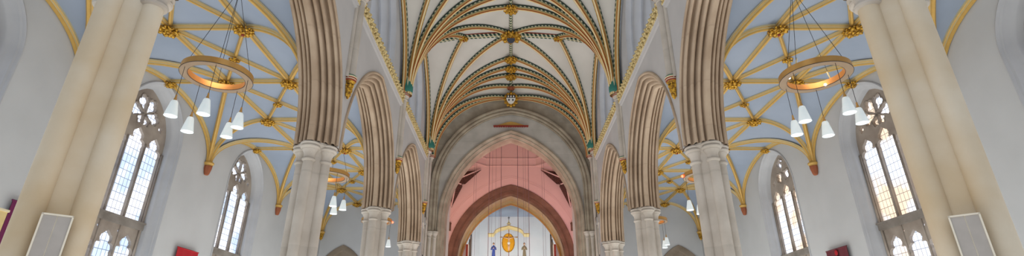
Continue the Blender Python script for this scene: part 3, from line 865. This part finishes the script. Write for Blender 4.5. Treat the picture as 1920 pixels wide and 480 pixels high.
# chancel arch
e = empty('chancel_arch', (0, YC, 0), 'reddish-brown pointed chancel arch with a glowing golden soffit', 'arch')
b = MB()
sweep_arch(b, [(.05, .02), (.05, -.10), (.0, -.12), (-.05, -.08), (-.1, -.07), (-.30, -.03), (-.33, .05), (-.36, .08), (-.38, .06), (-.42, .12), (-.60, .14), (-.63, .2), (-.65, .28), (-.68, .30), (-.72, .4)], S3, C3, Z3, fc, M['brown'], n=26, leg=0)
b.build('arch_moulding', e, auto=True)
b = MB()
sweep_arch(b, [(-.72, .4), (-.72, 1.55), (-.75, 1.6), (-.72, 1.65), (-.72, 2.75), (-.8, 2.78), (-.8, 2.9), (-.4, 2.9)], S3, C3, Z3, fc, M['goldsof'], n=26, leg=0)
b.build('soffit', e, auto=True)
# reddish curtain-like panels and dark organ case edges just inside the arch
for sg in (-1, 1):
    b = MB(); b.box((sg*3.50, YC+3.0, 5.6), (.16, .5, 7.0), M['red']); b.box((sg*3.40, YC+3.0, 5.6), (.04, .54, 7.05), M['white'])
    tag(b.build('red_screen', None), 'tall narrow dark red panel inside the %s foot of the chancel arch' % SIDE[sg], 'screen')
    e2 = empty('organ_pipes', (sg*3.45, YC+4.3, 2), 'stepped dark pipe case inside the chancel arch on the %s' % SIDE[sg], 'organ')
    for i in range(7):
        b = MB(); zt = 10.3-.28*i
        b.lathe([(.0, zt), (.05, zt-.02), (.06, zt-.5), (.06, 5.0), (.02, 4.8)], (sg*(3.30+.04*i), YC+4.2-.13*i, 0), M['tracery'] if i % 2 else M['black'], n=10); b.build('pipe', e2, smooth=True)

# ------------------------------------------------------------------ apse
YA = 52.0
b = MB()
b.grid([[(-3.6, YC+2.9, 0), (-3.6, YC+2.9, 12.2)], [(-3.9, YC+2.95, 0), (-3.9, YC+2.95, 12.2)], [(-5.6, YA-4, 0), (-5.6, YA-4, 14.0)], [(-3.2, YA, 0), (-3.2, YA, 14.0)], [(3.2, YA, 0), (3.2, YA, 14.0)],
        [(5.6, YA-4, 0), (5.6, YA-4, 14.0)], [(3.9, YC+2.95, 0), (3.9, YC+2.95, 12.2)], [(3.6, YC+2.9, 0), (3.6, YC+2.9, 12.2)]], M['apse'])
struct(b.build('wall_apse'))
b = MB()
b.add([(-6, YA-4, 14.0), (-3.2, YA, 14.0), (3.2, YA, 14.0), (6, YA-4, 14.0), (6, YC+2.9, 14.6), (-6, YC+2.9, 14.6)], [(0, 1, 2, 3, 4, 5)], M['ceil_b'])
b.grid([[(-6, YC+2.9, 11.5), (-6, YC+2.9, 14.6)], [(-2.9, YC+2.9, 11.5), (-2.9, YC+2.9, 14.6)]], M['apse'])
b.grid([[(6, YC+2.9, 11.5), (6, YC+2.9, 14.6)], [(2.9, YC+2.9, 11.5), (2.9, YC+2.9, 14.6)]], M['apse'])
struct(b.build('ceiling_apse'))

# hanging tester (canopy outline) with finial
YT = 47.0
DZC = -.28
e = empty('altar_canopy', (-.2, YT, 11.6), 'gilded curved canopy with a cross finial hanging above the crucifix', 'canopy')
prof = [(-1.95, 11.45), (-1.45, 11.45), (-1.38, 11.55), (-1.3, 11.8), (-1.1, 12.02), (-.8, 12.2), (-.4, 12.33), (-.15, 12.42), (0, 12.5)]
prof = [(a, 11.45+(z-11.45)*.72+DZC) for a, z in prof]; prof = prof+[(-a, z) for a, z in prof[::-1][1:]]
b = MB()
sec = [(0, 0), (.0, .1), (-.05, .13), (-.05, .2), (.0, .24)]
b.grid([[(-.2+a, YT+dy, z+dz) for dy, dz in ((0, 0), (-.05, .02), (-.05, .06), (0, .08), (0, .11), (1.3, .11), (1.3, 0), (0, 0))] for a, z in prof], M['canopy'])
b.build('canopy_shell', e)
b = MB(); b.lathe([(.16, 12.68), (.2, 12.74), (.12, 12.82), (.05, 12.95), (.03, 13.1), (.0, 13.12)], (-.2, YT+.1, DZC-.3), M['canopy'], n=12)
b.box((-.2, YT+.1, 12.95+DZC), (.05, .05, .4), M['dark']); b.box((-.2, YT+.1, 13.0+DZC), (.2, .05, .05), M['dark']); b.build('finial', e)
for x_ in (-2.0, -1.1, .7, 1.6):
    b = MB(); b.tube([(x_, YT+.1, 11.35), (x_, YT+.1, 14.2)], .012, M['grey_wire'], n=5); b.build('hanger_wire', e)
# gold disc
b = MB(); ov = [(-.25+.58*math.cos(2*PI*i/40), 10.62+.86*math.sin(2*PI*i/40)) for i in range(40)]
fill(ov, [], lambda a, z, d: (a, 48.3+d, z), thick=(-.04, .04), mb=b, m=M['disc'])
rim = ov+[ov[0]]
b.tube([(a, 48.26, z) for a, z in rim], .04, M['gold'], n=6)
tag(b.build('gold_disc'), 'oval golden disc glowing behind the crucifix', 'disc')
# crucifix with figure
e = empty('crucifix', (-.2, 47.9, 9), 'tall thin crucifix with a pale carved figure in front of the gold disc', 'crucifix')
CD = -.42
b = MB(); b.box((-.2, 47.9, 10.2+CD), (.06, .06, 3.9), M['hair']); b.box((-.2, 47.9, 11.5+CD), (1.55, .06, .06), M['hair'])
for q in (-1, 1): b.ball((-.2+q*.78, 47.9, 11.5+CD), .06, M['gold'], n=8, k=6)
b.ball((-.2, 47.9, 12.17+CD), .06, M['gold'], n=8, k=6)
b.build('cross', e)

def skin_figure(name, joints, edges, parent, mat):
    me = bpy.data.meshes.new(name); me.from_pydata([j[0] for j in joints], edges, [])
    o = bpy.data.objects.new(name, me); COL.objects.link(o)
    if parent: o.parent = parent; o.matrix_parent_inverse = Matrix.Translation(-Vector(parent.location))
    sk = o.modifiers.new('skin', 'SKIN'); sk.use_smooth_shade = True
    for i, j in enumerate(joints):
        r = j[1]; r = r if hasattr(r, '__len__') else (r, r)
        me.skin_vertices[0].data[i].radius = r
    me.skin_vertices[0].data[0].use_root = True
    ss = o.modifiers.new('sub', 'SUBSURF'); ss.levels = 1; ss.render_levels = 2
    me.materials.append(mat)
    return o
x0, y0 = -.2, 47.80
J = [((x0, y0, 10.95), (.085, .07)), ((x0, y0, 11.12), (.07, .055)), ((x0, y0, 11.32), (.10, .065)), ((x0, y0, 11.42), .035), ((x0+.02, y0-.04, 11.54), (.055, .06)),
     ((x0-.12, y0, 11.37), .04), ((x0-.34, y0, 11.43), .03), ((x0-.55, y0+.03, 11.49), .02), ((x0-.61, y0+.03, 11.50), .02),
     ((x0+.12, y0, 11.37), .04), ((x0+.34, y0, 11.43), .03), ((x0+.55, y0+.03, 11.49), .02), ((x0+.61, y0+.03, 11.50), .02),
     ((x0-.06, y0, 10.85), .065), ((x0-.05, y0-.08, 10.58), .05), ((x0-.03, y0-.01, 10.28), .035), ((x0-.02, y0-.06, 10.18), .025),
     ((x0+.06, y0, 10.85), .065), ((x0+.05, y0-.08, 10.58), .05), ((x0+.03, y0-.01, 10.28), .035), ((x0+.02, y0-.06, 10.18), .025)]
E_ = [(0, 1), (1, 2), (2, 3), (3, 4), (2, 5), (5, 6), (6, 7), (7, 8), (2, 9), (9, 10), (10, 11), (11, 12), (0, 13), (13, 14), (14, 15), (15, 16), (0, 17), (17, 18), (18, 19), (19, 20)]
J = [((p[0], p[1], p[2]+CD), r) for p, r in J]
skin_figure('figure', J, E_, e, M['skin'])
b = MB(); b.lathe([(.11, .08), (.13, .02), (.12, -.12), (.10, -.16)], (x0, y0, 10.93+CD), M['white'], n=12, sy=.75); b.build('loincloth', e, smooth=True)

def robed(name, x, y, z, robe, label, hem):
    e = empty(name, (x, y, z), label, 'statue')
    J = [((x, y, z+1.0), (.13, .11)), ((x, y, z+1.22), (.17, .12)), ((x, y, z+1.34), .05), ((x, y-.02, z+1.47), (.075, .085)),
         ((x, y, z+.55), (.17, .15)), ((x, y, z+.05), (.21, .18)),
         ((x-.17, y, z+1.18), .065), ((x-.24, y-.04, z+.95), .055), ((x-.12, y-.16, z+.98), .045), ((x-.03, y-.19, z+1.06), .035),
         ((x+.17, y, z+1.18), .065), ((x+.24, y-.04, z+.95), .055), ((x+.12, y-.16, z+.98), .045), ((x+.03, y-.19, z+1.06), .035)]
    Eg = [(0, 1), (1, 2), (2, 3), (0, 4), (4, 5), (1, 6), (6, 7), (7, 8), (8, 9), (1, 10), (10, 11), (11, 12), (12, 13)]
    skin_figure('robed_body', J, Eg, e, robe)
    b = MB(); b.ball((x, y-.035, z+1.47), (.075, .085, .105), M['skin'], n=12, k=8); b.ball((x, y-.12, z+1.46), (.015, .02, .022), M['skin'], n=6, k=4)
    b.build('face', e, smooth=True)
    b = MB(); b.ball((x, y-.21, z+1.08), (.05, .03, .07), M['skin'], n=8, k=5); b.build('joined_hands', e, smooth=True)
    b = MB(); b.ball((x, y+.02, z+1.51), (.10, .10, .12), hem, n=12, k=8); b.build('hair', e, smooth=True)
    b = MB(); b.lathe([(0, 0), (.26, 0), (.28, -.05), (.22, -.1), (.2, -.4), (.1, -.6), (0, -.62)], (x, y, z), M['hair'], n=12); b.build('pedestal', e, auto=True)
robed('robed_statue', -1.62, 47.9, 8.95, M['blue'], 'small statue of a praying figure in a blue robe, left of the crucifix', M['hair'])
robed('robed_statue', 1.25, 47.9, 8.95, M['robeg'], 'small statue of a figure in a grey and gold robe, right of the crucifix', M['hair'])

# wires hanging down through the crossing
def wire(x, y, r, label, group): 
    b = MB(); b.tube([(x, y, 5.2), (x, y, 12), (x, y, 23.9)], r, M['grey_wire'], n=6)
    tag(b.build('hanging_cable'), label, 'cable', group)
for u, nm in ((-42, 'leftmost'), (-19, 'left inner'), (13, 'right inner'), (34, 'rightmost')):
    wire(u/950*33*1.01, 33, .017, '%s of the four thick dark cables hanging through the crossing' % nm, 'thick cables in the crossing')
for u in (-71, -67, -36, -29, 24, 28, 60, 64):
    wire(u/950*35*1.01, 35, .007, 'hair-thin cable hanging through the pink-lit crossing', 'thin cables in the crossing')

# ------------------------------------------------------------------ chandeliers
def chandelier(sg, k):
    cx = sg*((6.12, 6.04, 6.04)[k] if sg < 0 else (6.34, 6.40, 6.34)[k]); yc = [9.27, 16.0, 22.6][k]; zr = 6.73; R = .675; r = .54; h = .14
    S_ = SIDE[sg]; ordn = ['nearest', 'middle', 'farthest'][k]
    e = empty('ring_chandelier', (cx, yc, zr), '%s bronze ring chandelier hung over the %s arcade on thin wires' % (ordn, S_), 'chandelier', 'bronze ring chandeliers')
    b = MB()
    b.lathe([(R, zr), (R, zr+h), (r, zr+h), (r, zr), (R, zr)], (cx, yc, 0), M['brass'], n=64, mats=[M['brass'], M['brass'], M['brass_in'], M['brass_un']])
    for dr in (R+.004, r-.004): b.lathe([(dr, zr), (dr+(.008 if dr > .65 else -.008), zr+.006), (dr, zr+.014)], (cx, yc, 0), M['dark'], n=64)
    b.build('ring', e, auto=True)
    hz = 8.95; angs = ([-130, -63, 150, 78, 9] if k == 0 else [-115, -43, 149, 77, 5]) if sg < 0 else ([-13, -85, 60, 128, -160] if k == 0 else [-44, -125, 28, 100, 172])
    b = MB()
    for a in [math.radians(q) for q in (-150, -60, 120, 30)]:
        b.tube([(cx+.61*math.cos(a), yc+.61*math.sin(a), zr+h), (cx+.02*math.cos(a), yc+.02*math.sin(a), hz)], .0055, M['dark'], n=5)
    b.tube([(cx, yc, hz), (cx, yc, 10.38)], .012, M['dark'], n=6)
    b.ball((cx, yc, hz), .035, M['brass'], n=8, k=6)
    b.build('suspension_wire', e)
    for q in (-150, 30):
        b = MB(); a = math.radians(q); b.tube([(cx+.62*math.cos(a), yc+.62*math.sin(a), zr+h), (cx+.54*math.cos(a), yc+.54*math.sin(a), zr+h+.17)], .018, M['rcream'], n=6)
        b.build('wire_bracket', e)
    zl = [5.86, 5.76, 5.83, 5.83, 5.84] if sg < 0 else [5.83, 5.86, 5.83, 5.83, 5.86]
    names = {0: 'outermost', 1: 'near', 2: 'wall-side far', 3: 'far', 4: 'nave-side'}
    for i, q in enumerate(angs):
        a = math.radians(q); x, y, z = cx+.61*math.cos(a), yc+.61*math.sin(a), 5.65
        l = empty('pendant_lamp', (x, y, z), 'frosted white cone lamp, %s of five under the %s %s chandelier' % (names[i], ordn, S_), 'pendant lamp', 'frosted cone pendant lamps')
        b = MB(); b.lathe([(.118, .0), (.115, .02), (.062, .30), (.05, .325), (.02, .335)], (x, y, z), M['lampg'], n=24); b.build('lamp_shade', l, smooth=True)
        b = MB(); b.lathe([(0, .012), (.08, .012), (.113, .004)], (x, y, z), M['lampb'], n=24); b.build('diffuser', l)
        b = MB(); b.lathe([(.028, .33), (.028, .36), (.018, .40), (.016, .45), (.0, .455)], (x, y, z), M['brass'], n=12); b.build('cap', l, auto=True)
        b = MB(); b.tube([(x, y, z+.45), (x, y, zr+.02)], .0055, M['dark'], n=5); b.build('cord', l)
    return e
CH = {(sg, k): chandelier(sg, k) for sg in (-1, 1) for k in range(3)}
def spot(sg, k, q, mat, col, zoff=.0, rr=.52):
    e = CH[(sg, k)]; c = e.location; a = math.radians(q)
    b = MB(); p = (c.x+rr*math.cos(a), c.y+rr*math.sin(a), c.z+.03+zoff)
    b.ball(p, .026 if mat is M['bulb_w'] else .042, mat, n=10, k=8)
    tag(b.build('spot_bulb', e, smooth=True), col+' glowing spot')
spot(1, 0, 175, M['bulb_w'], 'white'); spot(1, 0, 40, M['bulb_w'], 'white')
spot(1, 1, 170, M['bulb_r'], 'red', .05, .70); spot(-1, 2, 10, M['bulb_r'], 'red', 0, .70)
spot(1, 2, 195, M['bulb_r'], 'red', .05, .70); spot(1, 2, 240, M['bulb_r'], 'red', 0, .70)

# ------------------------------------------------------------------ loudspeaker panels on the nearest piers
for sg in (-1, 1):
    ang = math.radians(-44)
    cx, cy, cz = sg*(XP-.325), 5.75-.325, 2.26
    rot = Matrix.Rotation(sg*math.radians(-42)*-1*-1, 3, 'Z') if False else Matrix.Rotation(-sg*math.radians(42), 3, 'Z')
    e = empty('column_loudspeaker', (cx, cy, cz), 'slim grey loudspeaker panel with a cream frame fixed to the nearest %s pillar' % SIDE[sg], 'loudspeaker', 'loudspeaker panels')
    W, H, D = .27, 1.3, .09
    b = MB(); b.box((cx, cy, cz), (W, D, H), M['spkf'], rot)
    b.build('cabinet', e)
    fr = MB()
    for a_, b_, c_, d_ in ((0, H/2-.008, W, .018), (0, -H/2+.008, W, .018), (-W/2+.008, 0, .016, H), (W/2-.008, 0, .016, H)):
        p = rot @ Vector((a_, -D/2-.006, b_)); fr.box((cx+p.x, cy+p.y, cz+p.z), (c_, .022, d_), M['spkf'], rot)
    fr.build('frame', e)
    g = MB()
    for s_, q in ((-1, .075), (1, .055)):
        p = rot @ Vector((s_*W/4, -D/2-.002, 0)); g.box((cx+p.x, cy+p.y, cz), (W/2-.01, .012, H-.03), M['spk'] if s_*sg < 0 else M['spkf'] if False else M['spk'], rot)
    tag(g.build('grille', e), 'grey mesh front')

# ------------------------------------------------------------------ banners on the aisle walls
def banner(sg, y0, y1, zt, mat, label, x=None, motif=None, h=2.2):
    x = x or XW-.12
    e = empty('wall_banner', (sg*x, (y0+y1)/2, zt), label, 'banner')
    b = MB(); rows = []
    n = 14
    for i in range(n+1):
        y = y0+(y1-y0)*i/n; rows.append([(sg*(x+.015*math.sin(i*1.3)), y, zt), (sg*(x+.02*math.sin(i*1.3)), y, zt-h/2), (sg*(x+.03*math.sin(i*1.3+.3)), y, zt-h)])
    b.grid(rows, mat)
    b.grid([[tuple(Vector(p)+Vector((sg*.012, 0, 0))) for p in r] for r in rows], mat)
    b.build('cloth', e, smooth=True)
    b = MB(); b.tube([(sg*x, y0-.02, zt), (sg*x, y1+.02, zt)], .022, mat, n=8); b.build('rod', e, smooth=True)
    if motif:
        b = MB(); ym = (y0+y1)/2
        b.ball((sg*(x-.03), ym, zt-.14), (.015, .10, .10), motif, n=12, k=8)
        b.box((sg*(x-.03), ym, zt-.5), (.02, .12, .5), M['black']); b.build('emblem', e)
banner(-1, 18.78, 20.08, 4.96, M['red_banner'], 'bright red banner hanging between the two tall windows on the left wall')
banner(1, 18.62, 19.9, 4.97, M['mar_banner'], 'dark maroon banner with a small red emblem on the right wall', motif=M['red_banner'])
banner(-1, 12.1, 12.8, 4.9, M['pur_banner'], 'plum purple banner at the far left behind the cream pillar')
b = MB(); b.box((-11.2, 10.75, 3.5), (.08, .62, 1.7), M['tanboard']); b.box((-11.2, 10.75, 4.36), (.12, .66, .05), M['rcream'])
for yy in (10.5, 11.0): b.box((-11.2, yy, 1.4), (.05, .05, 2.8), M['hair'])
tag(b.build('display_board'), 'pale tan board standing in front of the plum banner at the left edge', 'board')

# ------------------------------------------------------------------ lights
def area(loc, rot, sx, sy, power, col=(1, 1, 1)):
    l = bpy.data.lights.new('area', 'AREA'); l.shape = 'RECTANGLE'; l.size = sx; l.size_y = sy; l.energy = power; l.color = col
    o = bpy.data.objects.new('area_light', l); COL.objects.link(o); o.location = loc; o.rotation_euler = rot; return o
def point(loc, power, col=(1, 1, 1), r=.3):
    l = bpy.data.lights.new('point', 'POINT'); l.energy = power; l.color = col; l.shadow_soft_size = r
    o = bpy.data.objects.new('point_light', l); COL.objects.link(o); o.location = loc; return o
UP = (PI, 0, 0)
# soft fill light added at floor level in nave and aisles, no fittings
area((0, 10, .4), UP, 7, 16, 520, (1, .97, .93))
area((0, 23, .4), UP, 7, 8, 520, (1, .97, .93))
for sg in (-1, 1):
    area((sg*9.2, 9, .4), UP, 5, 14, 500, (.96, 1, .98))
    area((sg*9.2, 24, .4), UP, 5, 14, 640, (.96, 1, .98))
for (sg, k), e in CH.items():
    point((e.location.x, e.location.y, e.location.z+.4), 14, (1, .86, .62), .2)
# coloured floodlights up in the crossing
area((-4.3, 30.0, 7.5), (math.radians(122), 0, math.radians(-22)), 1.2, .8, 270, (1, .38, .25))
area((4.3, 30.0, 7.5), (math.radians(122), 0, math.radians(22)), 1.2, .8, 240, (1, .42, .48))
area((0, 33.5, 1), UP, 4, 4, 120, (1, .8, .75))  # soft fill added at floor level, apart from the floodlights
# warm lamps washing the chancel soffit, cool daylight in the apse
for sg in (-1, 1): point((sg*1.9, YC+1.7, 9.6), 34, (1, .84, .45), .12)
area((-4, 45, 4), (math.radians(125), 0, math.radians(-20)), 4, 3, 520, (.96, 1, .96))
area((4, 45, 4), (math.radians(125), 0, math.radians(20)), 4, 3, 520, (1, 1, .93))
point((-.2, 47.2, 9.2), 12, (1, .8, .5), .1)

w = bpy.data.worlds.new('sky'); SC.world = w; w.use_nodes = True
w.node_tree.nodes['Background'].inputs[0].default_value = (.86, .92, 1, 1)
w.node_tree.nodes['Background'].inputs[1].default_value = 1.0

# ------------------------------------------------------------------ camera
cam = bpy.data.cameras.new('camera'); co = bpy.data.objects.new('camera', cam); COL.objects.link(co)
co.location = (0, 0, 1.6); co.rotation_euler = (math.radians(90+23.35), 0, 0)
cam.sensor_width = 36; cam.lens = 36*950/1920; cam.shift_x = 2/1920; cam.clip_start = .05; cam.clip_end = 200
SC.camera = co
vs = SC.view_settings; vs.view_transform = 'Standard'; vs.look = 'None'; vs.gamma = 1; vs.use_curve_mapping = False; vs.exposure = -.12
